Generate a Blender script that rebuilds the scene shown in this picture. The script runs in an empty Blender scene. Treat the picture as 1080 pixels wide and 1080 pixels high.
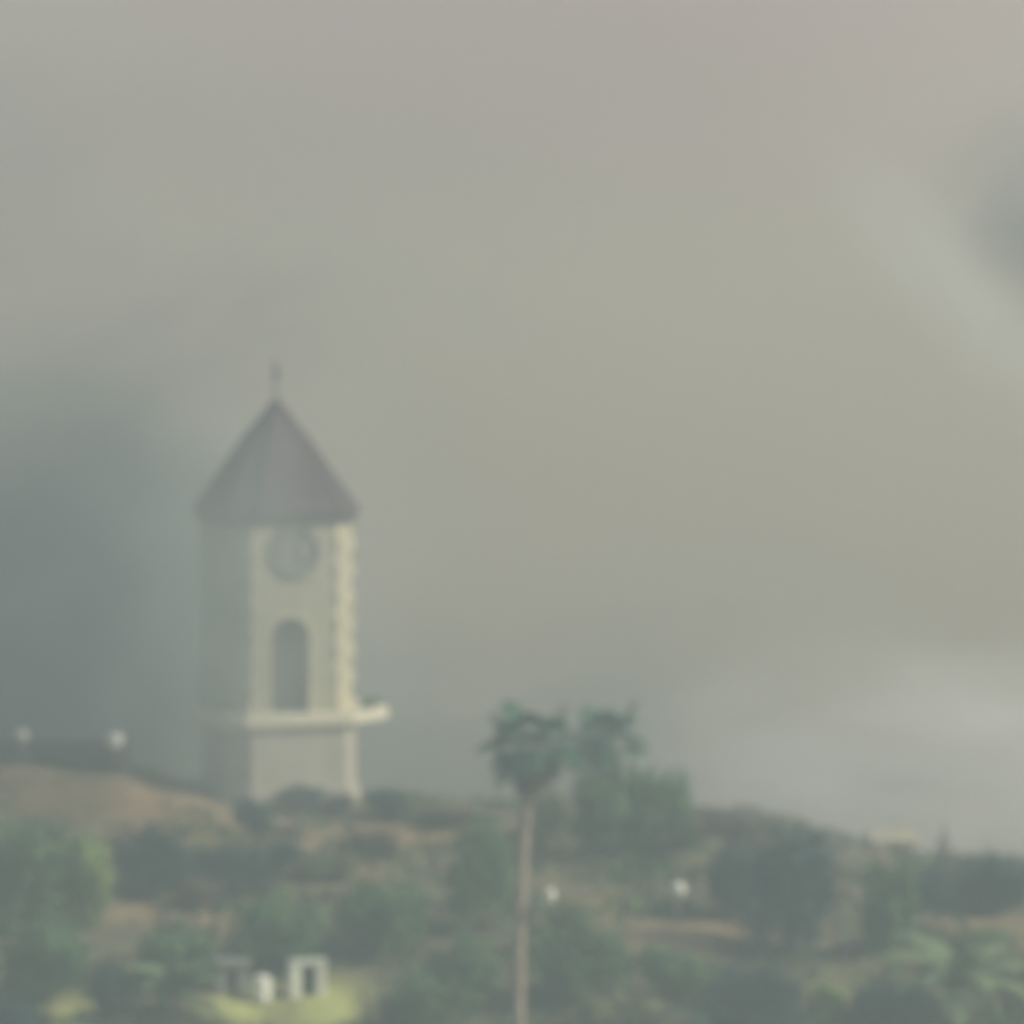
import bpy, math, random
from math import sin, cos, tan, pi, radians, sqrt, exp
from mathutils import Vector, Matrix, noise as mnoise

scene = bpy.context.scene
COL = scene.collection

# ---------------------------------------------------------------- camera, light, sky
PITCH = radians(3.5)
T_HALF = 21.6 / 412.0
CAM = Vector((0.0, 0.0, 37.0))
cam_data = bpy.data.cameras.new("camera")
cam_data.sensor_width = 36.0
cam_data.lens = 18.0 / T_HALF
cam_data.clip_start = 0.5
cam_data.clip_end = 20000
cam_data.dof.use_dof = True
cam_data.dof.focus_distance = 100.0
cam_data.dof.aperture_fstop = 1.75
cam = bpy.data.objects.new("camera", cam_data)
COL.objects.link(cam)
cam.location = CAM
cam.rotation_euler = (radians(90) - PITCH, 0, 0)
scene.camera = cam

SUN_EL = radians(38)
SUN_AZ = radians(78)          # measured from the camera side (-Y) towards +X
sun_dir = Vector((sin(SUN_AZ) * cos(SUN_EL), -cos(SUN_AZ) * cos(SUN_EL), sin(SUN_EL)))
world = bpy.data.worlds.new("World")
scene.world = world
world.use_nodes = True
wn = world.node_tree
wn.nodes.clear()
w_out = wn.nodes.new("ShaderNodeOutputWorld")
w_bg = wn.nodes.new("ShaderNodeBackground")
w_sky = wn.nodes.new("ShaderNodeTexSky")
w_sky.sky_type = 'NISHITA'
w_sky.sun_disc = False
w_sky.sun_elevation = SUN_EL
w_sky.sun_rotation = math.atan2(sun_dir.x, sun_dir.y)
w_sky.air_density = 1.2
w_sky.dust_density = 5.0
w_sky.ozone_density = 1.0
w_bg.inputs[1].default_value = 0.10
wn.links.new(w_sky.outputs[0], w_bg.inputs[0])
wn.links.new(w_bg.outputs[0], w_out.inputs[0])

sun_data = bpy.data.lights.new("sun", 'SUN')
sun_data.energy = 4.0
sun_data.angle = radians(0.5)
sun_data.color = (1.0, 0.925, 0.80)
sun = bpy.data.objects.new("sun", sun_data)
COL.objects.link(sun)
sun.rotation_euler = (-sun_dir).to_track_quat('-Z', 'Y').to_euler()
sun.location = (200, 300, 300)

scene.view_settings.view_transform = 'Standard'
scene.view_settings.look = 'None'
scene.view_settings.exposure = -0.40
scene.view_settings.gamma = 1.0
scene.cycles.volume_bounces = 2
scene.cycles.max_bounces = 6
scene.cycles.diffuse_bounces = 2
scene.cycles.transparent_max_bounces = 24
scene.cycles.volume_step_rate = 1.0
scene.cycles.filter_width = 2.5

# ---------------------------------------------------------------- pixel <-> place helpers (photo is 1080 px)
FWD = Vector((0, cos(PITCH), -sin(PITCH)))
UPV = Vector((0, sin(PITCH), cos(PITCH)))
def ray(px, py):
    u = (px - 540) / 540 * T_HALF
    v = (540 - py) / 540 * T_HALF
    return FWD + Vector((1, 0, 0)) * u + UPV * v
def at(px, py, Y):
    d = ray(px, py)
    return CAM + d * (Y / d.y)
def sstep(a, b, t):
    t = max(0.0, min(1.0, (t - a) / (b - a)))
    return t * t * (3 - 2 * t)
def interp(table, x):
    if x <= table[0][0]: return table[0][1]
    for (a, fa), (b, fb) in zip(table, table[1:]):
        if x <= b:
            t = (x - a) / (b - a)
            t = t * t * (3 - 2 * t)
            return fa + (fb - fa) * t
    return table[-1][1]

# ---------------------------------------------------------------- materials
def mat(name, rough=0.9, spec=0.2):
    m = bpy.data.materials.new(name)
    m.use_nodes = True
    b = m.node_tree.nodes["Principled BSDF"]
    b.inputs["Roughness"].default_value = rough
    b.inputs["Specular IOR Level"].default_value = spec
    return m, m.node_tree, b
def mix_noise_mat(name, c1, c2, scale=2.0, detail=5.0, rough=0.9, lo=0.35, hi=0.65, bump=0.0, spec=0.2, metallic=0.0):
    m, nt, b = mat(name, rough, spec)
    tc = nt.nodes.new("ShaderNodeTexCoord")
    n = nt.nodes.new("ShaderNodeTexNoise")
    n.inputs["Scale"].default_value = scale
    n.inputs["Detail"].default_value = detail
    r = nt.nodes.new("ShaderNodeValToRGB")
    r.color_ramp.elements[0].position = lo
    r.color_ramp.elements[1].position = hi
    r.color_ramp.elements[0].color = (*c1, 1)
    r.color_ramp.elements[1].color = (*c2, 1)
    nt.links.new(tc.outputs["Object"], n.inputs["Vector"])
    nt.links.new(n.outputs["Fac"], r.inputs[0])
    nt.links.new(r.outputs[0], b.inputs["Base Color"])
    b.inputs["Metallic"].default_value = metallic
    if bump:
        bp = nt.nodes.new("ShaderNodeBump")
        bp.inputs["Strength"].default_value = bump
        nt.links.new(n.outputs["Fac"], bp.inputs["Height"])
        nt.links.new(bp.outputs[0], b.inputs["Normal"])
    return m
def leaf_mat(name, c1, c2):
    m = mix_noise_mat(name, c1, c2, scale=3.0, detail=4.0, rough=0.7, lo=0.38, hi=0.62, spec=0.25)
    return m

M = {}
M['stucco'] = mix_noise_mat("cream_stucco", (0.40, 0.38, 0.26), (0.48, 0.45, 0.32), 1.2, 6, 0.9, bump=0.1)
M['quoin'] = mix_noise_mat("pale_quoin_stone", (0.56, 0.52, 0.34), (0.68, 0.63, 0.43), 2.0, 5, 0.85, bump=0.1)
M['ledge'] = mix_noise_mat("ledge_stone", (0.70, 0.66, 0.50), (0.80, 0.75, 0.58), 1.5, 6, 0.85, bump=0.1)
M['base'] = mix_noise_mat("base_render", (0.40, 0.38, 0.31), (0.48, 0.45, 0.37), 1.0, 6, 0.95, bump=0.1)
M['roof'] = mix_noise_mat("brown_roof_tile", (0.06, 0.035, 0.045), (0.09, 0.052, 0.06), 2.5, 5, 0.8, bump=0.2)
M['eave'] = mix_noise_mat("dark_eave_timber", (0.07, 0.05, 0.045), (0.10, 0.075, 0.065), 3, 4, 0.8)
M['iron'] = mix_noise_mat("dark_iron", (0.04, 0.04, 0.042), (0.07, 0.065, 0.06), 5, 3, 0.6)
M['rim'] = mix_noise_mat("weathered_bronze", (0.12, 0.13, 0.12), (0.18, 0.18, 0.16), 5, 3, 0.6)
M['dial'] = mix_noise_mat("grey_dial", (0.26, 0.27, 0.23), (0.32, 0.32, 0.28), 2, 3, 0.6)
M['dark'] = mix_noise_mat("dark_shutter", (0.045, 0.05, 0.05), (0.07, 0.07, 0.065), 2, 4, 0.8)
M['white'] = mix_noise_mat("white_paint", (0.80, 0.82, 0.72), (0.86, 0.87, 0.79), 3, 4, 0.5)
M['offwhite'] = mix_noise_mat("weathered_white_paint", (0.60, 0.61, 0.54), (0.72, 0.73, 0.66), 2, 4, 0.7)
M['grey'] = mix_noise_mat("grey_paint", (0.26, 0.27, 0.26), (0.34, 0.34, 0.33), 2, 4, 0.7)
M['mauve_wall'] = mix_noise_mat("mauve_grey_wall", (0.20, 0.18, 0.185), (0.28, 0.25, 0.25), 0.8, 5, 0.9, bump=0.1)
M['cream_wall'] = mix_noise_mat("cream_wall", (0.36, 0.32, 0.20), (0.46, 0.41, 0.27), 1.0, 5, 0.9)
M['tin'] = mix_noise_mat("dull_tin_roof", (0.30, 0.27, 0.23), (0.40, 0.36, 0.30), 1.5, 4, 0.6)
M['trunk'] = mix_noise_mat("bark", (0.09, 0.07, 0.05), (0.15, 0.12, 0.09), 4, 5, 0.95, bump=0.2)
M['palm_trunk'] = mix_noise_mat("pale_palm_bark", (0.30, 0.24, 0.18), (0.42, 0.35, 0.27), 3, 5, 0.95, bump=0.2)
M['thatch'] = mix_noise_mat("dead_frond", (0.09, 0.085, 0.06), (0.15, 0.13, 0.09), 2, 4, 0.95)
M['dark_leaf'] = leaf_mat("dark_blue_green_leaf", (0.010, 0.042, 0.044), (0.026, 0.072, 0.07))
M['green_leaf'] = leaf_mat("green_leaf", (0.055, 0.135, 0.045), (0.105, 0.215, 0.075))
M['light_leaf'] = leaf_mat("pale_green_leaf", (0.15, 0.245, 0.06), (0.26, 0.36, 0.10))
M['olive_leaf'] = leaf_mat("olive_leaf", (0.11, 0.14, 0.06), (0.19, 0.22, 0.09))
M['dry_leaf'] = leaf_mat("dry_brown_leaf", (0.10, 0.085, 0.06), (0.16, 0.135, 0.095))
M['palm_leaf'] = leaf_mat("palm_leaf", (0.02, 0.075, 0.05), (0.045, 0.12, 0.075))
M['soft_palm_leaf'] = leaf_mat("soft_palm_leaf", (0.12, 0.20, 0.09), (0.20, 0.29, 0.13))

# ---------------------------------------------------------------- object helpers
def link(name, data, parent=None, loc=None):
    o = bpy.data.objects.new(name, data)
    COL.objects.link(o)
    if parent is not None: o.parent = parent
    if loc is not None: o.location = loc
    return o
def tag(o, label=None, cat=None, group=None, kind=None):
    if label: o["label"] = label
    if cat: o["category"] = cat
    if group: o["group"] = group
    if kind: o["kind"] = kind
    return o
def thing(name, label, cat, loc, rz=0.0, group=None):
    o = link(name, None, None, loc)
    o.empty_display_size = 0.3
    o.rotation_euler = (0, 0, rz)
    return tag(o, label, cat, group)

class MB:
    """collects shapes into one mesh"""
    def __init__(self): self.v, self.f, self.mi = [], [], []
    def add(self, vs, fs, mi=0):
        n = len(self.v)
        self.v += [tuple(p) for p in vs]
        self.f += [tuple(i + n for i in f) for f in fs]
        self.mi += [mi] * len(fs)
    def prism(self, poly, z0, z1, inset_top=0.0, mi=0):
        n = len(poly)
        cx = sum(p[0] for p in poly) / n; cy = sum(p[1] for p in poly) / n
        k = 1 - inset_top
        vs = [(x, y, z0) for x, y in poly] + [(cx + (x - cx) * k, cy + (y - cy) * k, z1) for x, y in poly]
        fs = [tuple(range(n - 1, -1, -1)), tuple(range(n, 2 * n))]
        fs += [(i, (i + 1) % n, n + (i + 1) % n, n + i) for i in range(n)]
        self.add(vs, fs, mi)
    def box(self, c, s, rz=0.0, bev=0.0, mi=0):
        hx, hy, hz = s[0] / 2, s[1] / 2, s[2] / 2
        b = min(bev, hx * .9, hy * .9)
        if b > 0:
            pl = [(-hx + b, -hy), (hx - b, -hy), (hx, -hy + b), (hx, hy - b), (hx - b, hy), (-hx + b, hy), (-hx, hy - b), (-hx, -hy + b)]
        else:
            pl = [(-hx, -hy), (hx, -hy), (hx, hy), (-hx, hy)]
        ca, sa = cos(rz), sin(rz)
        self.prism([(c[0] + x * ca - y * sa, c[1] + x * sa + y * ca) for x, y in pl], c[2] - hz, c[2] + hz, 0, mi)
    def tube(self, pts, rads, seg=10, mi=0, caps=True):
        rings = []
        for i, p in enumerate(pts):
            a = Vector(pts[max(0, i - 1)]); b = Vector(pts[min(len(pts) - 1, i + 1)])
            d = (b - a).normalized()
            ref = Vector((0, 0, 1)) if abs(d.z) < .9 else Vector((1, 0, 0))
            u = d.cross(ref).normalized(); w = d.cross(u).normalized()
            rings.append([Vector(p) + (u * cos(2 * pi * k / seg) + w * sin(2 * pi * k / seg)) * rads[i] for k in range(seg)])
        vs = [q for r in rings for q in r]
        fs = []
        for i in range(len(pts) - 1):
            for k in range(seg):
                k2 = (k + 1) % seg
                fs.append((i * seg + k, (i + 1) * seg + k, (i + 1) * seg + k2, i * seg + k2))
        if caps:
            fs.append(tuple(range(seg)))
            fs.append(tuple((len(pts) - 1) * seg + k for k in range(seg - 1, -1, -1)))
        self.add(vs, fs, mi)
    def lathe(self, prof, c=(0, 0, 0), seg=20, mi=0):
        self.tube([(c[0], c[1], c[2] + z) for r, z in prof], [max(r, 1e-3) for r, z in prof], seg, mi)
    def build(self, name, m, parent=None, loc=None, smooth=False):
        me = bpy.data.meshes.new(name)
        me.from_pydata(self.v, [], self.f)
        mats = m if isinstance(m, (list, tuple)) else [m]
        for x in mats: me.materials.append(x)
        if len(mats) > 1: me.polygons.foreach_set("material_index", self.mi)
        if smooth: me.polygons.foreach_set("use_smooth", [True] * len(me.polygons))
        me.update()
        return link(name, me, parent, loc)

# ---------------------------------------------------------------- ground
CREST = [(-500, 770), (0, 806), (110, 812), (190, 826), (240, 836), (400, 846), (520, 853), (690, 852), (790, 862), (870, 884),
         (930, 897), (1000, 906), (1080, 912), (1600, 960)]
Y_CREST, Y_FOOT = 411.0, 372.0
def ground_z(x, Y):
    px = 540 + x / (Y_CREST * T_HALF) * 540 if Y < Y_CREST else 540 + x / (Y_CREST * T_HALF) * 540
    pc = max(-500, min(1600, px))
    crest = at(px, interp(CREST, pc), Y_CREST).z
    foot = at(px, 1088, Y_FOOT).z
    amp = exp(-(max(0, abs(x) - 40) / 60) ** 2)
    bump = (mnoise.noise((x * .13, Y * .13, 3.1)) * .55 + mnoise.noise((x * .4, Y * .4, 7.7)) * .2)
    near = 34.5 - 0.2 * max(0, Y)               # the viewpoint's own slope
    if Y > Y_CREST:
        d = Y - Y_CREST
        z = crest - 0.012 * d * d if d < 25 else crest - 7.5 - (d - 25) * .6
        far = -55 + 100 * sstep(1300, 2500, Y)
        return max(z, far) + bump * sstep(60, 10, d) * .5
    s = (Y_CREST - Y) / (Y_CREST - Y_FOOT)
    z = crest + (foot - crest) * (s ** 1.12)
    if s > 1:
        z = foot - (Y_FOOT - Y) * .2
        z = max(z, -16 - 20 * sstep(360, 250, Y), near)
        return z + bump
    return z + bump * min(1, s * 6 + .25)

def lines(dense, coarse):
    out = []
    a, b, st = dense
    n = int(round((b - a) / st))
    out = [a + i * st for i in range(n + 1)]
    return sorted(set(out + coarse))
XS = lines((-34, 34, 0.5), [-900, -700, -500, -350, -250, -180, -130, -100, -80, -65, -55, -46, -40, 40, 46, 55, 65, 80, 100, 130, 180, 250, 350, 500, 700, 900])
YS = lines((356, 424, 0.5), [-150, -80, -30, -10, 0, 10, 25, 50, 80, 110, 140, 170, 200, 225, 250, 275, 295, 310, 322, 332, 340, 346, 351, 427, 431, 436, 442, 450, 460, 475, 490, 510, 540, 600, 700, 850, 1000, 1200, 1400, 1600, 1800, 2000, 2200, 2400, 2500])
SOIL_PATCH = [(60, 840, 80, 22, 1.0), (160, 845, 85, 26, 1.2), (230, 872, 40, 16, .8), (150, 962, 60, 12, .75), (215, 970, 40, 20, .6), (300, 880, 60, 22, .6), (330, 880, 30, 14, .6),
              (430, 880, 70, 22, .7), (390, 925, 25, 18, .8), (610, 900, 40, 30, .5), (640, 960, 60, 20, .7), (735, 988, 55, 16, 1.5), (690, 975, 30, 18, .8),
              (1030, 975, 60, 14, .7), (1076, 990, 24, 16, 1.2), (1000, 1020, 60, 12, .5), (935, 898, 34, 8, .9), (25, 1000, 26, 20, .3), (265, 950, 60, 24, .5),
              (450, 1000, 30, 20, .2), (20, 815, 60, 10, .6), (560, 870, 40, 20, .4), (820, 880, 60, 16, .35)]
LAWN_PATCH = [(250, 1066, 36, 28, 1.0), (345, 1062, 34, 26, 1.4), (300, 1068, 40, 26, .55), (70, 1070, 26, 24, .8), (120, 1066, 30, 18, .5), (10, 1055, 20, 20, .5), (870, 1050, 24, 16, .4)]
def patch(table, px, py):
    s = 0
    for cx, cy, rx, ry, a in table:
        q = ((px - cx) / rx) ** 2 + ((py - cy) / ry) ** 2
        s = max(s, a * exp(-q * .9))
    return s
def to_px(p):
    d = Vector(p) - CAM
    f = d.dot(FWD)
    return 540 + d.x / f / T_HALF * 540, 540 - d.dot(UPV) / f / T_HALF * 540

gv, gf, soil, lawn = [], [], [], []
for Y in YS:
    for x in XS:
        z = ground_z(x, Y)
        gv.append((x, Y, z))
        px, py = to_px((x, Y, z))
        if 340 < Y < 425 and abs(x) < 60:
            soil.append(patch(SOIL_PATCH, px, py)); lawn.append(patch(LAWN_PATCH, px, py))
        else:
            soil.append(.35); lawn.append(0)
nx = len(XS)
for j in range(len(YS) - 1):
    for i in range(nx - 1):
        a = j * nx + i
        gf.append((a, a + 1, a + 1 + nx, a + nx))
gm = bpy.data.meshes.new("hillside")
gm.from_pydata(gv, [], gf)
for nm, vals in (("soil", soil), ("lawn", lawn)):
    at_ = gm.attributes.new(nm, 'FLOAT', 'POINT')
    at_.data.foreach_set("value", vals)
gm.polygons.foreach_set("use_smooth", [True] * len(gm.polygons))
m, nt, b = mat("hillside_ground", 0.95, 0.1)
tc = nt.nodes.new("ShaderNodeTexCoord")
def nnode(scale, detail=6):
    n = nt.nodes.new("ShaderNodeTexNoise"); n.inputs["Scale"].default_value = scale; n.inputs["Detail"].default_value = detail
    nt.links.new(tc.outputs["Object"], n.inputs["Vector"]); return n
def ramp(src, lo, hi, c1, c2):
    r = nt.nodes.new("ShaderNodeValToRGB")
    r.color_ramp.elements[0].position = lo; r.color_ramp.elements[1].position = hi
    r.color_ramp.elements[0].color = (*c1, 1); r.color_ramp.elements[1].color = (*c2, 1)
    nt.links.new(src, r.inputs[0]); return r
def mixc(f, a, b_):
    n = nt.nodes.new("ShaderNodeMix"); n.data_type = 'RGBA'
    nt.links.new(f, n.inputs[0]); nt.links.new(a, n.inputs[6]); nt.links.new(b_, n.inputs[7]); return n.outputs[2]
def math_(op, a, b_):
    n = nt.nodes.new("ShaderNodeMath"); n.operation = op; n.use_clamp = True
    for i, s in enumerate((a, b_)):
        if isinstance(s, (int, float)): n.inputs[i].default_value = s
        else: nt.links.new(s, n.inputs[i])
    return n.outputs[0]
n1, n2, n3 = nnode(.35), nnode(1.4), nnode(.18)
scrub = ramp(n1.outputs[0], .36, .66, (.09, .085, .055), (.18, .16, .10))
tan_ = ramp(n2.outputs[0], .3, .7, (.27, .185, .105), (.40, .29, .16))
grass = ramp(n2.outputs[0], .3, .7, (.40, .46, .13), (.60, .60, .22))
aS = nt.nodes.new("ShaderNodeAttribute"); aS.attribute_name = "soil"
aL = nt.nodes.new("ShaderNodeAttribute"); aL.attribute_name = "lawn"
fS = math_('MULTIPLY', aS.outputs["Fac"], math_('ADD', n1.outputs[0], .42))
c = mixc(fS, scrub.outputs[0], tan_.outputs[0])
c = mixc(math_('MULTIPLY', aL.outputs["Fac"], 1.0), c, grass.outputs[0])
nt.links.new(c, b.inputs["Base Color"])
gm.materials.append(m)
tag(link("hillside", gm), kind="structure")

def on_ground(px, py):
    """the point of the hillside seen at a photo pixel"""
    d = ray(px, py)
    Y = 345.0
    while Y < 440:
        p = CAM + d * (Y / d.y)
        if p.z <= ground_z(p.x, Y): return p
        Y += .1
    p = CAM + d * (Y_CREST / d.y)
    return Vector((p.x, Y_CREST, ground_z(p.x, Y_CREST)))
PXM = 2 * 21.6 / 1080      # metres per photo pixel at the tower

# ---------------------------------------------------------------- haze and smoke
haze_mb = MB()
haze_mb.box((0, 1177, -16), (1820, 2660, 112))
hm = bpy.data.materials.new("haze_air"); hm.use_nodes = True
hn = hm.node_tree; hn.nodes.clear()
ho = hn.nodes.new("ShaderNodeOutputMaterial"); hv = hn.nodes.new("ShaderNodeVolumePrincipled")
hv.inputs["Color"].default_value = (0.69, 0.88, 0.94, 1)
hv.inputs["Density"].default_value = 0.00125
hv.inputs["Anisotropy"].default_value = 0.1
hn.links.new(hv.outputs[0], ho.inputs["Volume"])
haze = haze_mb.build("haze", hm)
tag(haze, kind="stuff")

def smoke_mat(name, color, density, nscale, lo, hi, seed, stretch=(1, 1, 1), core=0.0):
    m = bpy.data.materials.new(name); m.use_nodes = True
    t = m.node_tree; t.nodes.clear()
    N = t.nodes.new; L = t.links.new
    o = N("ShaderNodeOutputMaterial"); v = N("ShaderNodeVolumePrincipled")
    v.inputs["Color"].default_value = (*color, 1)
    v.inputs["Anisotropy"].default_value = 0.1
    tc = N("ShaderNodeTexCoord")
    ln = N("ShaderNodeVectorMath"); ln.operation = 'LENGTH'
    L(tc.outputs["Object"], ln.inputs[0])
    edge = N("ShaderNodeMapRange"); edge.interpolation_type = 'SMOOTHSTEP'
    edge.inputs[1].default_value = 1.0; edge.inputs[2].default_value = core
    edge.inputs[3].default_value = 0.0; edge.inputs[4].default_value = 1.0
    L(ln.outputs["Value"], edge.inputs[0])
    mp = N("ShaderNodeMapping"); mp.inputs["Location"].default_value = (seed, seed * .7, seed * 1.3); mp.inputs["Scale"].default_value = stretch
    L(tc.outputs["Object"], mp.inputs[0])
    n = N("ShaderNodeTexNoise"); n.inputs["Scale"].default_value = nscale; n.inputs["Detail"].default_value = 4.5; n.inputs["Distortion"].default_value = .4
    L(mp.outputs[0], n.inputs["Vector"])
    r = N("ShaderNodeMapRange"); r.interpolation_type = 'SMOOTHSTEP'
    r.inputs[1].default_value = lo; r.inputs[2].default_value = hi; r.inputs[3].default_value = 0.0; r.inputs[4].default_value = density
    L(n.outputs["Fac"], r.inputs[0])
    mu = N("ShaderNodeMath"); mu.operation = 'MULTIPLY'
    L(edge.outputs[0], mu.inputs[0]); L(r.outputs[0], mu.inputs[1])
    L(mu.outputs[0], v.inputs["Density"])
    L(v.outputs[0], o.inputs["Volume"])
    return m
def lumpy(name, m, loc, rad, rot=(0, 0, 0), seed=0):
    import bmesh
    bm = bmesh.new()
    bmesh.ops.create_icosphere(bm, subdivisions=3, radius=1.0)
    for v in bm.verts:
        k = 1.0 + .10 * mnoise.noise(v.co * 1.7 + Vector((seed, 0, seed)))
        v.co *= k
    me = bpy.data.meshes.new(name); bm.to_mesh(me); bm.free()
    me.materials.append(m)
    o = link(name, me, None, loc); o.scale = rad; o.rotation_euler = rot
    return tag(o, kind="stuff")
def smoke(px, py, Y, rx, ry, depth, color, density, nscale=1.5, lo=.25, hi=.7, seed=1.0, roll=0.0):
    """a bank of smoke seen round (px, py) at distance Y; rx, ry in photo pixels, depth in metres"""
    k = PXM * Y / 412
    return lumpy("smoke", smoke_mat("smoke_air", color, density, nscale, lo, hi, seed), at(px, py, Y), (rx * k, depth, ry * k), (0, roll, 0), seed)
lumpy("smoke", smoke_mat("smoke_air", (1.0, .91, .77), .036, 1.6, .15, .8, 2.0, core=.3), (30, 660, 0), (260, 170, 70), seed=1)
smoke(560, -60, 500, 1300, 420, 30, (1.0, .87, .87), .07, 1.3, -.1, .8, 3.0)
smoke(20, 690, 458, 430, 400, 32, (.27, .32, .325), .24, 2.8, .22, .78, 5.0)                  # dark bank left of the tower
smoke(170, 690, 446, 250, 290, 14, (.30, .34, .335), .26, 3.0, .34, .66, 6.5)
smoke(-100, 300, 474, 560, 420, 30, (.55, .52, .51), .035, 3.0, .3, .7, 8.0)
smoke(190, 380, 446, 330, 150, 12, (.46, .46, .45), .07, 3.0, .38, .66, 9.5, radians(-24))
smoke(470, 250, 452, 330, 170, 12, (.66, .66, .66), .035, 3.2, .40, .66, 10.3, radians(20))
smoke(520, 840, 470, 520, 250, 26, (.38, .46, .44), .09, 2.8, .3, .7, 12.0)
smoke(800, 640, 456, 300, 120, 12, (.62, .66, .64), .05, 3.0, .38, .68, 13.6)
smoke(1170, 230, 446, 240, 190, 12, (.34, .42, .46), .16, 2.6, .2, .75, 15.0)
smoke(1030, 810, 442, 440, 180, 12, (1.0, 1.0, .96), .38, 2.8, .32, .72, 18.0)               # pale smoke behind the right ridge
smoke(1010, 310, 432, 260, 85, 8, (1.0, 1.0, .95), .24, 2.2, .2, .85, 21.0, radians(48))
smoke(270, 620, 403, 260, 360, 8, (.82, .88, .85), .10, 3.0, .25, .70, 24.0)                # smoke drifting across the tower
smoke(225, 680, 404, 130, 240, 6, (.36, .43, .43), .075, 2.6, .25, .7, 30.0)                # darker smoke in front of the tower's left face
smoke(980, 850, 402, 330, 105, 8, (.97, .99, .95), .11, 2.8, .3, .7, 27.0)                  # and over the right ridge

# ---------------------------------------------------------------- clock tower
TX = at(291.5, 835, 412)
YAW = radians(23)
tower = thing("clock_tower", "pale clock tower with a brown pointed roof standing on the smoky hilltop", "clock tower", (TX.x, 412.0, 0.0), YAW)
def row_z(py, dy=-3.2):       # height of something seen at row py standing dy in front of the tower's axis
    return at(300, py, 412 + dy).z
base_poly = [(-2.29, -3.0), (1.96, -3.0), (2.75, -2.2), (2.75, 2.2), (1.9, 3.0), (-2.2, 2.9), (-2.9, 1.2), (-3.08, -2.2)]
slab_poly = [(-2.68, -3.3), (2.23, -3.3), (4.73, -1.0), (4.73, 2.2), (2.4, 3.6), (-2.3, 3.6), (-3.2, 2.2), (-3.35, -2.6)]
body_poly = [(-2.11, -2.77), (1.54, -2.77), (2.77, -1.78), (2.77, 1.78), (1.78, 2.77), (-1.78, 2.77), (-2.77, 1.78), (-2.77, -1.78)]
def scaled(poly, k, d=0.0):
    return [(x * k, y * k) for x, y in poly]
Z_SLAB0, Z_SLAB1, Z_EAVE = row_z(770), row_z(753), row_z(548)
mb = MB(); mb.prism(base_poly, -3.0, Z_SLAB0); mb.prism(scaled(base_poly, 1.05), -3.0, 0.35)
base = mb.build("base_wall", M['base'], tower)
mb = MB(); mb.prism(scaled(slab_poly, .93), Z_SLAB0 + .002, Z_SLAB0 + .18); mb.prism(slab_poly, Z_SLAB0 + .18, Z_SLAB1 - .06); mb.prism(scaled(slab_poly, .98), Z_SLAB1 - .06, Z_SLAB1)
mb.build("ledge", M['ledge'], tower)
# shaft, with the arched opening cut as a recess: the front is built as strips round the arch
shaft = MB()
fx0, fx1, FY = -2.11, 1.54, -2.77
ACX = -0.46; AW = 0.86
ZA0, ZA1 = Z_SLAB1, row_z(652)           # foot and crown of the arch
ZS = ZA1 - AW                             # springing
zt = Z_EAVE
pts_arch = [(ACX + AW * cos(pi - pi * k / 16), ZS + AW * sin(pi - pi * k / 16)) for k in range(17)]
outline = [(ACX - AW, ZA0)] + pts_arch + [(ACX + AW, ZA0)]
# front face split left / right / over the arch
vs, fs = [], []
def V(x, z, y=FY):
    vs.append((x, y, z)); return len(vs) - 1
lf = [V(fx0, ZA0), V(ACX - AW, ZA0), V(ACX - AW, ZS), V(fx0, ZS)]; fs.append(tuple(lf))
rf = [V(ACX + AW, ZA0), V(fx1, ZA0), V(fx1, ZS), V(ACX + AW, ZS)]; fs.append(tuple(rf))
half = 8
lpts = [V(x, z) for x, z in pts_arch[:half + 1]]
tl = V(fx0, ZS); tt = V(fx0, zt); tm = V(ACX, zt)
fs.append(tuple([tl] + lpts + [tm, tt]))
rpts = [V(x, z) for x, z in pts_arch[half:]]
tr = V(fx1, ZS); tq = V(fx1, zt); tm2 = V(ACX, zt)
fs.append(tuple(rpts + [tr, tq, tm2]))
# reveal
for (x0, z0), (x1, z1) in zip(outline, outline[1:]):
    a = [V(x0, z0), V(x1, z1), V(x1, z1, FY + .55), V(x0, z0, FY + .55)]; fs.append(tuple(a))
shaft.add(vs, fs)
n = len(body_poly)
for i in range(1, n):
    (x0, y0), (x1, y1) = body_poly[i], body_poly[(i + 1) % n]
    shaft.add([(x0, y0, ZA0), (x1, y1, ZA0), (x1, y1, zt), (x0, y0, zt)], [(0, 1, 2, 3)])
shaft.build("shaft_wall", M['stucco'], tower)
mb = MB()
vs = [(x, FY + .5, z) for x, z in outline]
mb.add(vs + [(x, FY + .56, z) for x, z in outline], [tuple(range(len(vs)))] + [tuple(range(2 * len(vs) - 1, len(vs) - 1, -1))])
for k in range(6):       # louvre boards
    z = ZA0 + .35 + k * .5
    w = AW - .04 if z < ZS else sqrt(max(.01, AW ** 2 - (z - ZS) ** 2)) - .05
    mb.box((ACX, FY + .47, z), (2 * w, .05, .07))
shut = mb.build("arched_shutter", M['dark'], tower)
mb = MB()               # moulding round the arch
for (x0, z0), (x1, z1) in zip(outline, outline[1:]):
    def off(x, z, k):
        if z <= ZS: return (ACX + (x - ACX) * (1 + k / AW), z)
        return (ACX + (x - ACX) * (1 + k / AW), ZS + (z - ZS) * (1 + k / AW))
    a0, a1 = off(x0, z0, .02), off(x1, z1, .02); b0, b1 = off(x0, z0, .2), off(x1, z1, .2)
    q = [(a0[0], FY - .06, a0[1]), (a1[0], FY - .06, a1[1]), (b1[0], FY - .06, b1[1]), (b0[0], FY - .06, b0[1])]
    q2 = [(x, FY + .01, z) for x, y, z in q]
    mb.add(q + q2, [(0, 1, 2, 3), (7, 6, 5, 4), (0, 4, 5, 1), (1, 5, 6, 2), (2, 6, 7, 3), (3, 7, 4, 0)])
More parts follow.
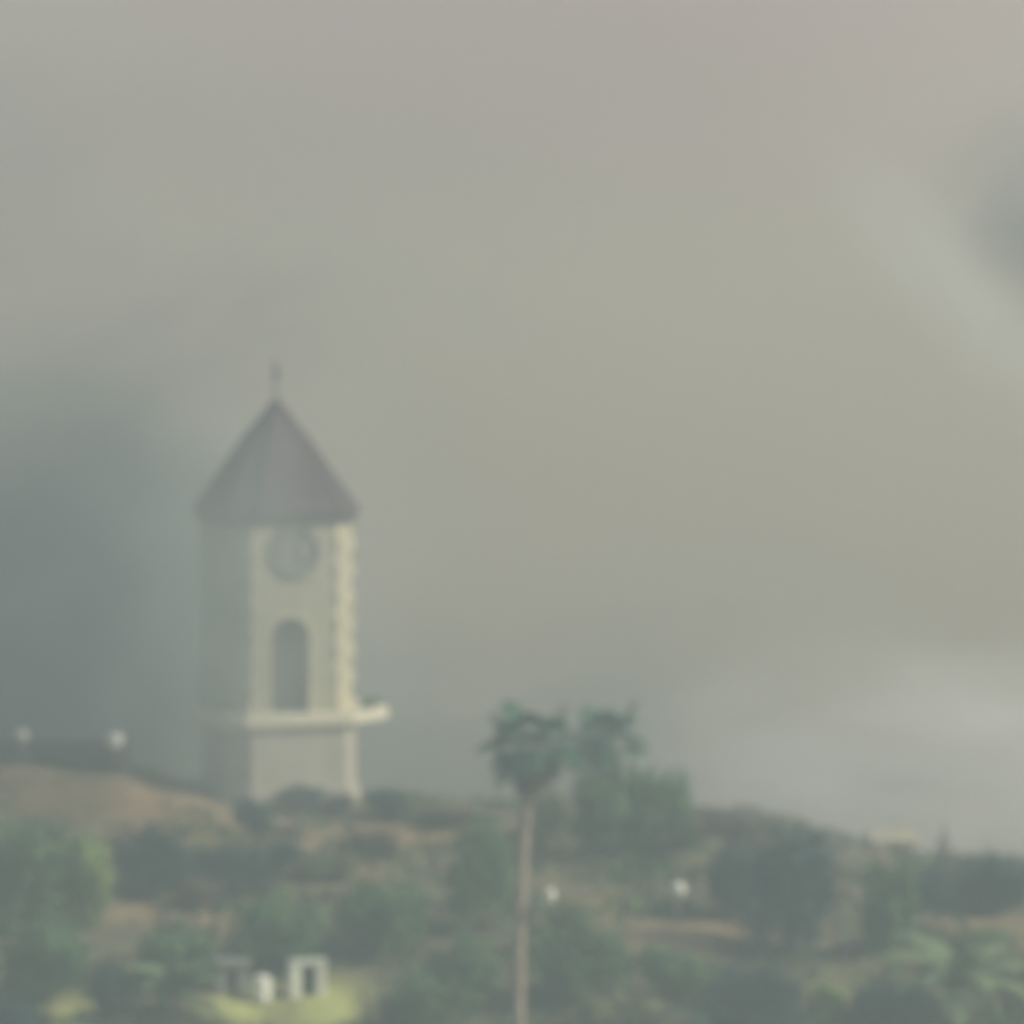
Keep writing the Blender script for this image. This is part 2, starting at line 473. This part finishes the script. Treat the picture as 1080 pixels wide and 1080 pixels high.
mb.build("arch_moulding", M['quoin'], tower)
# quoins: dressed blocks up the slanted corners (long and short turn about)
def quoin_strip(p0, p1, full):
    mbq = MB()
    d = Vector((p1[0] - p0[0], p1[1] - p0[1], 0)); ln = d.length; d.normalize()
    nrm = Vector((d.y, -d.x, 0))
    z = Z_SLAB1 + .01; k = 0; hgt = (Z_EAVE - Z_SLAB1 - .35) / 14
    for k in range(14):
        w = full * (1.0 if k % 2 == 0 else .8)
        c = Vector((p0[0], p0[1], 0)) + d * (w / 2) + nrm * .02
        mbq.box((c.x, c.y, z + hgt / 2), (w, .30 if k % 2 == 0 else .12, hgt - .06), math.atan2(d.y, d.x), .02)
        z += hgt
    return mbq
q1 = quoin_strip(body_poly[1], body_poly[2], 1.5)
q1.build("quoin", M['quoin'], tower)
q2 = quoin_strip(body_poly[0], body_poly[7], 0.62)
q2.build("quoin", M['quoin'], tower)
# clock
CZ = row_z(583); CX = -0.285; CR = 1.14
def disc(mbx, r0, r1, y0, y1, seg=40):
    vs, fs = [], []
    for k in range(seg):
        a = 2 * pi * k / seg
        for r, y in ((r1, y0), (r0, y0), (r0, y1), (r1, y1)):
            vs.append((CX + r * cos(a), y, CZ + r * sin(a)))
    for k in range(seg):
        k2 = (k + 1) % seg
        for j in range(4):
            j2 = (j + 1) % 4
            fs.append((k * 4 + j, k2 * 4 + j, k2 * 4 + j2, k * 4 + j2))
    mbx.add(vs, fs)
mb = MB(); disc(mb, .002, CR - .16, FY - .07, FY + .02)
dial = mb.build("clock_face", M['dial'], tower)
mb = MB(); disc(mb, CR - .20, CR, FY - .12, FY + .02); mb.build("clock_rim", M['rim'], dial)
mb = MB()
for k in range(12):
    a = k * pi / 6
    p = Vector((CX + .70 * sin(a), FY - .085, CZ + .70 * cos(a)))
    u = Vector((sin(a), 0, cos(a))) * .17; w = Vector((cos(a), 0, -sin(a))) * .06
    q = [p - u - w, p + u - w, p + u + w, p - u + w]
    q2 = [x + Vector((0, .02, 0)) for x in q]
    mb.add(q + q2, [(0, 1, 2, 3), (7, 6, 5, 4), (0, 4, 5, 1), (1, 5, 6, 2), (2, 6, 7, 3), (3, 7, 4, 0)])
mb.build("hour_mark", M['iron'], dial)
def hand(ang, ln, w, y):
    h = MB()
    u = Vector((sin(ang), 0, cos(ang))); s = Vector((cos(ang), 0, -sin(ang)))
    c = Vector((CX, y, CZ))
    q = [c - u * .12 - s * w, c + u * ln - s * w * .4, c + u * ln + s * w * .4, c - u * .12 + s * w]
    q2 = [x + Vector((0, .02, 0)) for x in q]
    h.add(q + q2, [(0, 1, 2, 3), (7, 6, 5, 4), (0, 4, 5, 1), (1, 5, 6, 2), (2, 6, 7, 3), (3, 7, 4, 0)])
    return h
hand(radians(150), .5, .06, FY - .12).build("clock_hand", M['iron'], dial)
hand(radians(20), .72, .045, FY - .15).build("clock_hand", M['iron'], dial)
# cornice, eave board, roof
mb = MB(); mb.prism(scaled(body_poly, 1.035), Z_EAVE - .30, Z_EAVE - .05); mb.prism(scaled(body_poly, 1.06), Z_EAVE - .05, Z_EAVE + .12)
mb.build("cornice", M['eave'], tower)
Z_R0 = Z_EAVE + .12
Z_APEX = row_z(424, 0)
eave_poly = [(-1.95, -3.06), (1.85, -3.06), (3.03, -1.95), (3.03, 1.95), (1.95, 3.06), (-1.95, 3.06), (-3.03, 1.95), (-3.03, -1.95)]
mb = MB()
levels = [(1.00, 0.0), (1.00, .10), (.90, .55), (.74, 1.32), (.40, 3.05), (.03, Z_APEX - Z_R0)]
n = 8
vs = [(x * k, y * k, Z_R0 + h) for k, h in levels for x, y in eave_poly]
fs = [tuple(range(n - 1, -1, -1)), tuple(range(5 * n, 6 * n))]
for l in range(5):
    fs += [(l * n + i, l * n + (i + 1) % n, (l + 1) * n + (i + 1) % n, (l + 1) * n + i) for i in range(n)]
mb.add(vs, fs)
roof = mb.build("roof", M['roof'], tower)
mb = MB()               # ridge tiles along the hips
for x, y in eave_poly:
    mb.tube([(x * k, y * k, Z_R0 + h + .02) for k, h in levels[1:]], [.07] * 5, 6)
mb.build("hip_ridge", M['roof'], roof)
Z_TIP = row_z(379, 0)
mb = MB()
mb.lathe([(.16, Z_APEX - .25), (.2, Z_APEX - .1), (.10, Z_APEX + .05), (.05, Z_APEX + .15), (.045, Z_TIP - .75)], seg=12)
mb.lathe([(.03, Z_TIP - .80), (.13, Z_TIP - .72), (.17, Z_TIP - .60), (.13, Z_TIP - .48), (.03, Z_TIP - .40)], seg=12)
mb.lathe([(.035, Z_TIP - .42), (.03, Z_TIP - .02), (.012, Z_TIP)], seg=8)
mb.box((.0, 0, Z_TIP - .22), (.34, .05, .07), -YAW)
mb.build("finial", M['iron'], roof)

# ---------------------------------------------------------------- plants
random.seed(11)
def crown_mesh(name, lobes, n, size, seed, lift=0.0):
    """leaf-sized faces spread through lobes: (centre, radii) in a unit space standing on z = 0"""
    R = random.Random(seed)
    vs, fs = [], []
    wsum = [r[0] * r[1] * r[2] for c_, r in lobes]
    for i in range(n):
        c_, r = R.choices(lobes, wsum)[0]
        d = Vector((R.gauss(0, 1), R.gauss(0, 1), R.gauss(0, 1))).normalized()
        k = R.random() ** .4
        k *= 1.0 + .45 * mnoise.noise(d * 2.6 + Vector(c_) * 5)
        p = Vector(c_) + Vector((d.x * r[0], d.y * r[1], d.z * r[2])) * k
        if p.z < 0: p.z = abs(p.z) * .3
        nrm = (d + Vector((R.uniform(-1, 1), R.uniform(-1, 1), R.uniform(-.4, 1.2))) * .8).normalized()
        u = nrm.orthogonal().normalized(); w = nrm.cross(u)
        a = R.uniform(0, 2 * pi); u2 = u * cos(a) + w * sin(a); w2 = nrm.cross(u2)
        s = size * R.uniform(.6, 1.4)
        b0 = len(vs)
        vs += [p - u2 * s, p + w2 * s * .55, p + u2 * s, p - w2 * s * .55]
        fs.append((b0, b0 + 1, b0 + 2, b0 + 3))
    me = bpy.data.meshes.new(name)
    me.from_pydata([tuple(v) for v in vs], [], fs)
    me.materials.append(M['green_leaf'])
    return me
def rnd_lobes(seed, k, spread, rz, zc):
    R = random.Random(seed)
    out = [((0, 0, zc), (.30, .30, rz * 1.1))]
    for i in range(k):
        a = 2 * pi * i / k + R.uniform(-.5, .5)
        out.append(((spread * cos(a) * R.uniform(.7, 1.2), spread * sin(a) * R.uniform(.7, 1.2), zc + R.uniform(-.22, .2)), (R.uniform(.15, .24),) * 2 + (rz * R.uniform(.5, .8),)))
    return out
CROWN = {
    'round': [crown_mesh("leaf_crown", rnd_lobes(s, 9, .28, .40, .48), 2200, .038, s) for s in (1, 2, 3)],
    'bush': [crown_mesh("leaf_bush", rnd_lobes(s, 7, .29, .38, .38), 1600, .042, s) for s in (4, 5, 6)],
    'column': [crown_mesh("leaf_column", [((0, 0, .2 + .15 * k), (.42 - .05 * k, .42 - .05 * k, .2)) for k in range(6)], 1300, .045, 7)],
    'spire': [crown_mesh("leaf_spire", [((0, 0, .12 + .13 * k), (.48 * (1 - k / 7), .48 * (1 - k / 7), .12)) for k in range(7)], 900, .045, 8)],
}
def trunk_mesh():
    mb = MB()
    mb.tube([(0, 0, -.12), (.01, 0, .15), (-.01, .01, .35), (.01, 0, .62)], [.04, .03, .025, .012], 7)
    for a in (0.3, 2.2, 4.2):
        mb.tube([(0, 0, .28), (.12 * cos(a), .12 * sin(a), .45), (.2 * cos(a), .2 * sin(a), .6)], [.018, .012, .006], 5)
    o = mb.build("trunk", M['trunk'])
    me = o.data; bpy.data.objects.remove(o); return me
TRUNK = trunk_mesh()
def plant(name, label, cat, shape, tone, px, py, wpx, hpx, group=None, var=0, back=0.0):
    p = on_ground(px, py)
    k = PXM * p.y / 412.0
    root = thing(name, label, cat, (p.x, p.y + back, ground_z(p.x, p.y + back) - .05), random.uniform(0, 6.28), group)
    W, H = wpx * k * 1.12, hpx * k * 1.22
    t = link("trunk" if cat == "tree" else "stem", TRUNK, root); t.scale = (min(W, H), min(W, H), H)
    me = CROWN[shape][var % len(CROWN[shape])]
    c_ = link("crown" if cat == "tree" else "foliage", me, root); c_.scale = (W, W, H)
    c_.material_slots[0].link = 'OBJECT'; c_.material_slots[0].material = M[tone]
    return root
# (label, category, shape, tone, px centre, py base, width px, height px)
PLANTS = [
    ("rounded yellowish green tree at the far left edge under the dry bank", "tree", 'round', 'light_leaf', 90, 985, 66, 108),
    ("broad green tree left of the yellowish green tree", "tree", 'round', 'green_leaf', 30, 985, 100, 108),
    ("dark blue green tree just right of the yellowish green tree", "tree", 'round', 'dark_leaf', 160, 950, 92, 78),
    ("low green tree below the broad green tree at the left edge", "tree", 'round', 'green_leaf', 50, 1055, 110, 85),
    ("small dark bush at the tower's left foot", "bush", 'bush', 'dark_leaf', 270, 882, 46, 42),
    ("dark bush in front of the tower's base wall", "bush", 'bush', 'dark_leaf', 318, 856, 52, 34),
    ("little dark bush at the right corner of the tower's base", "bush", 'bush', 'dark_leaf', 356, 858, 36, 24),
    ("dark round bush on the crest right of the tower", "bush", 'bush', 'dark_leaf', 412, 864, 48, 34),
    ("flat brownish bush on the crest between tower and fan palm", "bush", 'bush', 'dry_leaf', 470, 872, 60, 26),
    ("wide dark bush on the slope below the tower", "bush", 'bush', 'dark_leaf', 245, 945, 90, 62),
    ("dark bush up the slope left of the green tree and below the crest", "bush", 'bush', 'dark_leaf', 285, 925, 70, 40),
    ("upright green tree directly left of the fan palm's trunk", "tree", 'round', 'green_leaf', 505, 985, 80, 118),
    ("green tree right of the white doorway frame", "tree", 'round', 'green_leaf', 398, 1012, 100, 88),
    ("green tree above the white doorway frame", "tree", 'round', 'green_leaf', 295, 1022, 100, 70),
    ("bright green bush left of the fan palm's lower trunk", "bush", 'bush', 'green_leaf', 490, 1070, 80, 95),
    ("green bush in the lower middle left of the palm trunk", "bush", 'bush', 'green_leaf', 440, 1090, 90, 70),
    ("pale olive bush below the green tree beside the lawn", "bush", 'bush', 'olive_leaf', 432, 1085, 60, 46),
    ("green tree right of the fan palm's lower trunk", "tree", 'round', 'green_leaf', 610, 1060, 110, 90),
    ("small olive bush under the bracket lamp on the tall palm", "bush", 'bush', 'olive_leaf', 600, 985, 55, 36),
    ("green bush below the pale sandy patch", "bush", 'bush', 'green_leaf', 715, 1055, 90, 60),
    ("olive low bush at the bottom under the sandy patch", "bush", 'bush', 'olive_leaf', 650, 1095, 100, 62),
    ("big dark blue green tree right of the white lamp globe", "tree", 'round', 'dark_leaf', 776, 970, 74, 86),
    ("tallest dark tree on the right slope, under the crest", "tree", 'round', 'dark_leaf', 835, 1010, 105, 130),
    ("brownish bush on the crest above the tallest dark tree", "bush", 'bush', 'dry_leaf', 780, 880, 80, 34),
    ("dark flat bush on the crest left of the cream shed", "bush", 'bush', 'dark_leaf', 875, 900, 56, 26),
    ("dusty bush behind the big dark trees near the crest", "bush", 'bush', 'dry_leaf', 720, 895, 90, 46),
    ("upright deep green tree below the cream shed", "tree", 'round', 'green_leaf', 935, 1010, 62, 105),
    ("dark spreading tree at the right edge of the crest", "tree", 'round', 'dark_leaf', 1050, 965, 100, 66),
    ("dark bush between the pointed tree and the spreading tree", "bush", 'bush', 'dark_leaf', 985, 960, 70, 46),
    ("thin pointed tree standing up above the right crest", "tree", 'spire', 'dry_leaf', 995, 920, 26, 46),
    ("pale green bush at the bottom left of the arching palm", "bush", 'bush', 'light_leaf', 872, 1075, 48, 42),
    ("dark tree below the tallest dark tree at the bottom", "tree", 'round', 'dark_leaf', 800, 1098, 110, 75),
    ("dark bush in the bottom right behind the arching fronds", "bush", 'bush', 'dark_leaf', 940, 1085, 100, 58),
    ("olive bush on the right slope above the arching palm", "bush", 'bush', 'olive_leaf', 1010, 1005, 70, 26),
    ("dark bush at the bottom left corner beside the yellow grass", "bush", 'bush', 'dark_leaf', 18, 1100, 60, 50),
    ("dark bush between the two strips of yellow grass", "bush", 'bush', 'dark_leaf', 115, 1075, 44, 70),
    ("green tree left of the white cabinet", "tree", 'round', 'green_leaf', 180, 1045, 90, 70),
    ("dull brown bush on the dry patch above the white cabinet", "bush", 'bush', 'dry_leaf', 205, 960, 60, 34),
    ("olive bush on the slope under the clock tower's right side", "bush", 'bush', 'olive_leaf', 345, 925, 80, 30),
    ("grey brown bush beside the pinkish soil patch", "bush", 'bush', 'dry_leaf', 395, 905, 60, 34),
]
for i, (lb, cat, shp, tone, px, py, w, h) in enumerate(PLANTS):
    plant("tree" if cat == "tree" else "bush", lb, cat, shp, tone, px, py, w, h, None, i)

# a tuft of greenery standing on the ledge of the tower
p = at(390, 752, 412 - 1.0)
sh = thing("ledge_bush", "small green bush on the right end of the tower's ledge", "bush", (p.x, p.y + .6, Z_SLAB1), 1.0)
c_ = link("foliage", CROWN['bush'][1], sh); c_.scale = (1.2, 1.0, .6)
c_.material_slots[0].link = 'OBJECT'; c_.material_slots[0].material = M['green_leaf']
s_ = link("stem", TRUNK, sh); s_.scale = (.8, .8, .8)

# -- palms
def fan_frond(mb, origin, az, el, ln, fan_r, R, droop=.5):
    """a stalk and a pleated fan of separate blades"""
    d = Vector((cos(az) * cos(el), sin(az) * cos(el), sin(el)))
    side = Vector((-sin(az), cos(az), 0))
    up = side.cross(d) * -1
    if up.z < 0: up = -up
    o = Vector(origin); tip = o + d * ln - Vector((0, 0, droop * ln * .15))
    mb.tube([o, (o + tip) / 2 + Vector((0, 0, .05)), tip], [.03, .022, .018], 5)
    nb = 13
    for k in range(nb):
        a = (k / (nb - 1) - .5) * radians(210)
        b = (d * cos(a) + side * sin(a)).normalized()
        L_ = fan_r * (1 - .25 * abs(k / (nb - 1) - .5) * 2) * R.uniform(.85, 1.1)
        w = side * cos(a) - d * sin(a)
        wv = w * fan_r * .10
        m1 = tip + b * L_ * .55 + up * .04
        e = tip + b * L_ - Vector((0, 0, droop * L_ * R.uniform(.4, .8)))
        mb.add([tip - wv * .2, tip + wv * .2, m1 + wv, m1 - wv, e], [(0, 1, 2, 3), (3, 2, 4)])
def fan_palm(name, label, base, top, crown_r, nfr, seed, lean_pts, r0, r1, leaf='palm_leaf', skirt=True):
    R = random.Random(seed)
    root = thing(name, label, "palm", base, 0)
    b = Vector(base)
    pts = [Vector(q) - b for q in lean_pts]
    mb = MB()
    n = len(pts)
    # rings up the trunk
    fine, rad = [], []
    for i in range(n - 1):
        for k in range(6):
            t = k / 6
            fine.append(pts[i].lerp(pts[i + 1], t)); u = (i + t) / (n - 1)
            rad.append((r0 + (r1 - r0) * u) * (1.0 + (.05 if k % 2 else 0)))
    fine.append(pts[-1]); rad.append(r1)
    mb.tube(fine, rad, 12)
    mb.build("trunk", M['palm_trunk'], root, smooth=True)
    tp = pts[-1]
    cr = MB()
    for i in range(nfr):
        az = i * 2.39996 + R.uniform(-.2, .2)
        el = radians(50 - 85 * (i / nfr)) + R.uniform(-.2, .2)
        fan_frond(cr, tp + Vector((-.12 * crown_r * (i % 3), 0, .05)), az, el, crown_r * .55 * R.uniform(.7, 1.2), crown_r * .50 * R.uniform(.8, 1.1), R, .35 + .5 * i / nfr)
    cr.build("crown", M[leaf], root)
    if skirt:
        sk = MB()
        for i in range(8):
            az = pi + (i - 4) * .55; el = radians(-50) + R.uniform(-.25, .2)
            fan_frond(sk, tp - Vector((0, 0, .25 + .05 * i)), az, el, crown_r * .35, crown_r * .42, R, .5)
        sk.build("dead_frond_skirt", M['thatch'], root)
    return root
YP = 369.5
pl = [at(546, 1100, YP), at(547, 1000, YP), at(551, 900, YP), at(556, 850, YP), at(564, 812, YP), at(566, 782, YP)]
pz = ground_z(pl[0].x, YP)
pl[0] = Vector((pl[0].x, YP, min(pz, pl[0].z) - .2))
fan_palm("fan_palm", "tall thin fan palm with a pale bare trunk reaching the bottom edge", tuple(pl[0]), None, 2.25, 26, 3, pl, .25, .18)
q = on_ground(655, 900)
YQ = q.y
ql = [Vector((q.x, YQ, q.z - .3)), at(652, 850, YQ), at(645, 778, YQ)]
fan_palm("fan_palm", "bushier fan palm with a hidden trunk, right of the tall palm", tuple(ql[0]), None, 2.0, 24, 5, ql, .28, .22, 'palm_leaf', False)
for i, (lb, px, py, w, h) in enumerate([("leafy green tree crowding round the bushier fan palm's trunk", 640, 905, 92, 104),
                                       ("lower green tree at the right of the bushier fan palm", 690, 902, 80, 84),
                                       ("dull green tree behind the tall palm's upper trunk", 575, 885, 60, 52)]):
    plant("tree", lb, "tree", 'round', 'green_leaf' if i < 2 else 'olive_leaf', px, py, w, h, None, i)

def feather_palm(name, label, base, nfr, ln, seed, leaf, rise=62, trunk_h=.8):
    R = random.Random(seed)
    root = thing(name, label, "palm", base, 0)
    mb = MB(); mb.tube([(0, 0, -.3), (0, 0, trunk_h * .5), (.03, 0, trunk_h)], [.28, .24, .2], 10)
    mb.build("trunk", M['palm_trunk'], root)
    cr = MB()
    for i in range(nfr):
        az = i * 2.39996 + R.uniform(-.15, .15)
        el = radians(rise + 20 - (rise + 5) * (i / nfr)) + R.uniform(-.1, .1)
        L_ = ln * R.uniform(.85, 1.1)
        d = Vector((cos(az), sin(az), 0))
        pts, p_, e = [], Vector((0, 0, trunk_h)), el
        steps = 12
        for s in range(steps + 1):
            pts.append(p_.copy())
            p_ = p_ + (d * cos(e) + Vector((0, 0, 1)) * sin(e)) * (L_ / steps)
            e -= radians(8.5)
        cr.tube(pts, [.035 * (1 - s / (steps + 1)) + .006 for s in range(steps + 1)], 5)
        side = Vector((-d.y, d.x, 0))
        for s in range(1, steps * 3):
            t = s / (steps * 3) * steps
            i0 = int(t); f = t - i0
            c_ = pts[i0].lerp(pts[min(steps, i0 + 1)], f)
            tang = (pts[min(steps, i0 + 1)] - pts[i0]).normalized()
            ll = L_ * .22 * sin(pi * min(1, .12 + .85 * s / (steps * 3))) + .05
            for sg in (-1, 1):
                dd = (side * sg + tang * .6 - Vector((0, 0, .35))).normalized()
                w = tang * .05
                e_ = c_ + dd * ll
                cr.add([c_ - w, c_ + w, c_ + dd * ll * .5 + w * .8, e_, c_ + dd * ll * .5 - w * .8], [(0, 1, 2, 3, 4)])
    cr.build("crown", M[leaf], root)
    return root
def low(px, Y):
    x = at(px, 1080, Y).x
    return (x, Y, ground_z(x, Y))
feather_palm("feather_palm", "feather palm with long arching fronds in the bottom right corner", low(1010, 373), 18, 4.0, 21, 'soft_palm_leaf', 66, 1.4)
feather_palm("feather_palm", "pale feather palm left of the lawn at the bottom", low(185, 373), 14, 2.6, 22, 'soft_palm_leaf', 70, .9)
feather_palm("feather_palm", "dark feather palm cut off by the bottom edge right of the tall palm", low(760, 370), 14, 2.6, 23, 'palm_leaf', 66, .6)

# undergrowth: nobody could count it
R = random.Random(77)
ug = MB()
for i in range(60000):
    x = R.uniform(-26, 26); Y = R.uniform(362, 413)
    px, py = to_px((x, Y, ground_z(x, Y))) if i % 1 == 0 else (0, 0)
    cl = mnoise.noise((x * .28, Y * .28, 1.0)) + .5 * mnoise.noise((x * .9, Y * .9, 4.0))
    s = patch(SOIL_PATCH, px, py); l = patch(LAWN_PATCH, px, py)
    dens = .3 + cl * .9 - s * .55 - l * 1.3
    if R.random() > dens: continue
    z = ground_z(x, Y)
    h = R.uniform(.1, .42) * (1.0 + max(0, cl) * .9)
    if py < 866: h *= .5
    a = R.uniform(0, pi); w = R.uniform(.06, .16)
    dx, dy = cos(a) * w, sin(a) * w
    lx, ly = R.uniform(-.15, .15), R.uniform(-.15, .15)
    mi = 0 if mnoise.noise((x * .2, Y * .2, 9.0)) + R.uniform(-.25, .25) > .05 else (1 if mnoise.noise((x * .33, Y * .33, 15.0)) + R.uniform(-.25, .25) > 0 else 2)
    ug.add([(x - dx, Y - dy, z - .03), (x + dx, Y + dy, z - .03), (x + lx + dx * 1.3, Y + ly + dy, z + h * .7), (x + lx * 1.5, Y + ly * 1.5, z + h)], [(0, 1, 2, 3)], mi)
tag(ug.build("undergrowth", [M['olive_leaf'], M['dry_leaf'], M['green_leaf']]), kind="stuff")

# ---------------------------------------------------------------- small things on the hillside
def ground_at(px, py):
    p = on_ground(px, py); return p
# low wall along the left crest
g0, g1 = on_ground(-30, 806), on_ground(128, 812)
wl = thing("low_wall", "long low mauve grey wall on the crest left of the tower", "wall", (g0.x, 413.0, at(50, 806, 413).z), math.atan2(0, 1))
mb = MB(); L_ = g1.x - g0.x
mb.box((L_ / 2, 0, .15), (L_, .3, 1.5), 0, .03); mb.build("wall_panel", M['mauve_wall'], wl)
mb = MB(); mb.box((L_ / 2, 0, .96), (L_ + .1, .42, .12), 0, .03); mb.build("coping", M['mauve_wall'], wl)
for k in range(4):
    mb = MB(); mb.box((L_ * k / 3, 0, .2), (.46, .46, 1.6), 0, .04); mb.build("pier", M['mauve_wall'], wl)

def flood_lamp(label, px, py, Y, hpx, size, lean, m_head):
    """a lamp head on a post; the head is seen at (px, py)"""
    top = at(px, py, Y)
    foot_x = top.x + lean * hpx * PXM
    z0 = ground_z(foot_x, Y)
    r = thing("lamp_post", label, "lamp", (foot_x, Y, z0), 0)
    dx = top.x - foot_x; dz = top.z - z0
    mb = MB(); mb.tube([(0, 0, -.2), (dx * .5, 0, dz * .5), (dx, 0, dz - size * .45)], [.055, .05, .045], 8)
    mb.build("post", M['grey'], r)
    mb = MB()
    mb.lathe([(.05, -size * .55), (size * .38, -size * .42), (size * .52, -size * .1), (size * .5, size * .18), (size * .3, size * .42), (.03, size * .5)], (dx, 0, dz), 16)
    mb.build("lamp_head", m_head, r, smooth=True)
    mb = MB(); mb.lathe([(size * .2, size * .46), (size * .2, size * .54), (.02, size * .6)], (dx, 0, dz), 12)
    mb.build("cap", M['grey'], r)
    return r
flood_lamp("bright white lamp on a leaning post at the right end of the low wall", 121, 781, 408.0, 34, .72, .55, M['white'])
flood_lamp("dimmer greyish lamp near the left end of the low wall", 23, 776, 408.0, 26, .55, 0, M['offwhite'])
gl = on_ground(715, 972)
flood_lamp("white lamp globe on a post beside the big dark tree", 715, 938, gl.y, 20, .62, 0, M['white'])

# lamp on a bracket fixed to the palm trunk
a0 = at(553, 958, YP - .05); a1 = at(580, 945, YP - .3)
br = thing("bracket_lamp", "small white lamp on a bracket fixed to the tall palm's trunk", "lamp", tuple(a0), 0)
v = a1 - a0
mb = MB(); mb.tube([(0, 0, 0), tuple(v * .5 + Vector((0, 0, .06))), tuple(v)], [.04, .035, .03], 8); mb.build("bracket", M['offwhite'], br)
mb = MB(); mb.lathe([(.05, -.32), (.20, -.24), (.22, .1), (.12, .28), (.02, .32)], tuple(v), 14); mb.build("lamp_head", M['white'], br, smooth=True)

# cream shed on the right crest
def shed(name, label, px, py, wpx, hpx, dpt, wall, roof_m, yaw=0, door=True, flat=False, Yadd=0):
    p = on_ground(px, py)
    k = PXM * p.y / 412
    W, H = wpx * k, hpx * k
    r = thing(name, label, "shed", (p.x, p.y + dpt / 2 + Yadd, ground_z(p.x, p.y + dpt / 2 + Yadd)), yaw)
    mb = MB()
    t = .1
    dw = W * .34
    hd = H * .82
    y0 = -dpt / 2
    mb.box((-(W / 2 - (W - dw) / 4), y0 + t / 2, H / 2 - .4), ((W - dw) / 2, t, H + .8))
    mb.box(((W / 2 - (W - dw) / 4), y0 + t / 2, H / 2 - .4), ((W - dw) / 2, t, H + .8))
    mb.box((0, y0 + t / 2, (H + hd) / 2), (dw, t - .006, H - hd))
    mb.box((-W / 2 + t / 2, .0, H / 2 - .4), (t, dpt - 2 * t - .01, H + .8)); mb.box((W / 2 - t / 2, 0, H / 2 - .4), (t, dpt - 2 * t - .01, H + .8))
    mb.box((0, -y0 - t / 2, H / 2 - .4), (W, t, H + .8))
    mb.build("wall", wall, r)
    mb = MB()
    if flat:
        mb.box((0, 0, H + .06), (W + .24, dpt + .3, .12), 0, .03)
    else:
        mb.add([(-W / 2 - .15, -dpt / 2 - .2, H), (W / 2 + .15, -dpt / 2 - .2, H), (W / 2 + .15, dpt / 2 + .2, H), (-W / 2 - .15, dpt / 2 + .2, H), (-W / 2 - .15, 0, H + .45), (W / 2 + .15, 0, H + .45)],
               [(3, 2, 1, 0), (0, 1, 5, 4), (2, 3, 4, 5), (1, 2, 5), (3, 0, 4)])
    mb.build("roof", roof_m, r)
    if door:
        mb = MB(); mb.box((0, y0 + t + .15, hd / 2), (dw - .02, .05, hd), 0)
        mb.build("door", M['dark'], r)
    return r
shed("shed", "low cream shed with a dull roof on the right crest", 940, 903, 44, 13, 2.0, M['cream_wall'], M['cream_wall'], radians(12))

# white doorway frame by the lawn, with the white cabinet and the grey box shelter
p = on_ground(324, 1050)
fr = thing("doorway_frame", "white painted doorway frame with a dark opening above the lawn", "gateway", (p.x, p.y, p.z), radians(16))
k = PXM * p.y / 412
for sx, ww in ((-1, .46), (1, .40)):
    mb = MB(); mb.box((sx * 14 * k, 0, .45), (ww, .5, 1.5), 0, .03); mb.build("post", M['white'] if sx < 0 else M['offwhite'], fr)
mb = MB(); mb.box((0, 0, 1.31), (40 * k, .6, .22), 0, .03); mb.build("lintel", M['offwhite'], fr)
mb = MB(); mb.box((0, .2, .5), (20 * k, .06, 1.35), 0); mb.build("door", M['dark'], fr)
p = on_ground(276, 1057)
cb = thing("cabinet", "bright white rounded cabinet at the edge of the lawn", "cabinet", (p.x, p.y, p.z), radians(42))
mb = MB(); mb.box((0, 0, .02), (.62, .5, .24), 0, .03); mb.build("plinth", M['grey'], cb)
mb = MB(); mb.box((0, 0, .48), (.78, .62, .78), 0, .16); mb.lathe([(.37, .87), (.35, .95), (.24, 1.04), (.03, 1.08)], (0, 0, 0), 16); mb.build("cabinet_body", M['white'], cb)
mb = MB(); mb.box((0, -.32, .47), (.42, .02, .6)); mb.build("door", M['white'], cb)
shed("shed", "small dark open fronted shelter with a grey flat roof left of the white cabinet", 243, 1050, 34, 30, 1.2, M['grey'], M['grey'], radians(6), True, True)
# pale rocks
def rock(label, px, py, wpx, hpx, m_, seed):
    import bmesh
    p = on_ground(px, py + hpx * .5)
    bm = bmesh.new(); bmesh.ops.create_icosphere(bm, subdivisions=3, radius=.5)
    for v in bm.verts:
        v.co *= 1 + .35 * mnoise.noise(v.co * 2.2 + Vector((seed, seed, 0)))
    me = bpy.data.meshes.new("rock"); bm.to_mesh(me); bm.free(); me.materials.append(m_)
    me.polygons.foreach_set("use_smooth", [True] * len(me.polygons))
    o = link("rock", me, None, (p.x, p.y, p.z + hpx * PXM * .3)); o.scale = (wpx * PXM, wpx * PXM * .8, hpx * PXM)
    tag(o, label, "rock")
rock("pale rock among bushes below the tallest dark tree", 894, 996, 16, 14, M['grey'], 1)
rock("small pale rock at the bottom, left of the pale green bush", 787, 1040, 14, 13, M['grey'], 2)
rock("cream rock at the left edge above the yellow grass", 8, 1039, 18, 16, M['cream_wall'], 3)
rock("small whitish rock above the pale feather palm", 193, 999, 11, 11, M['grey'], 4)
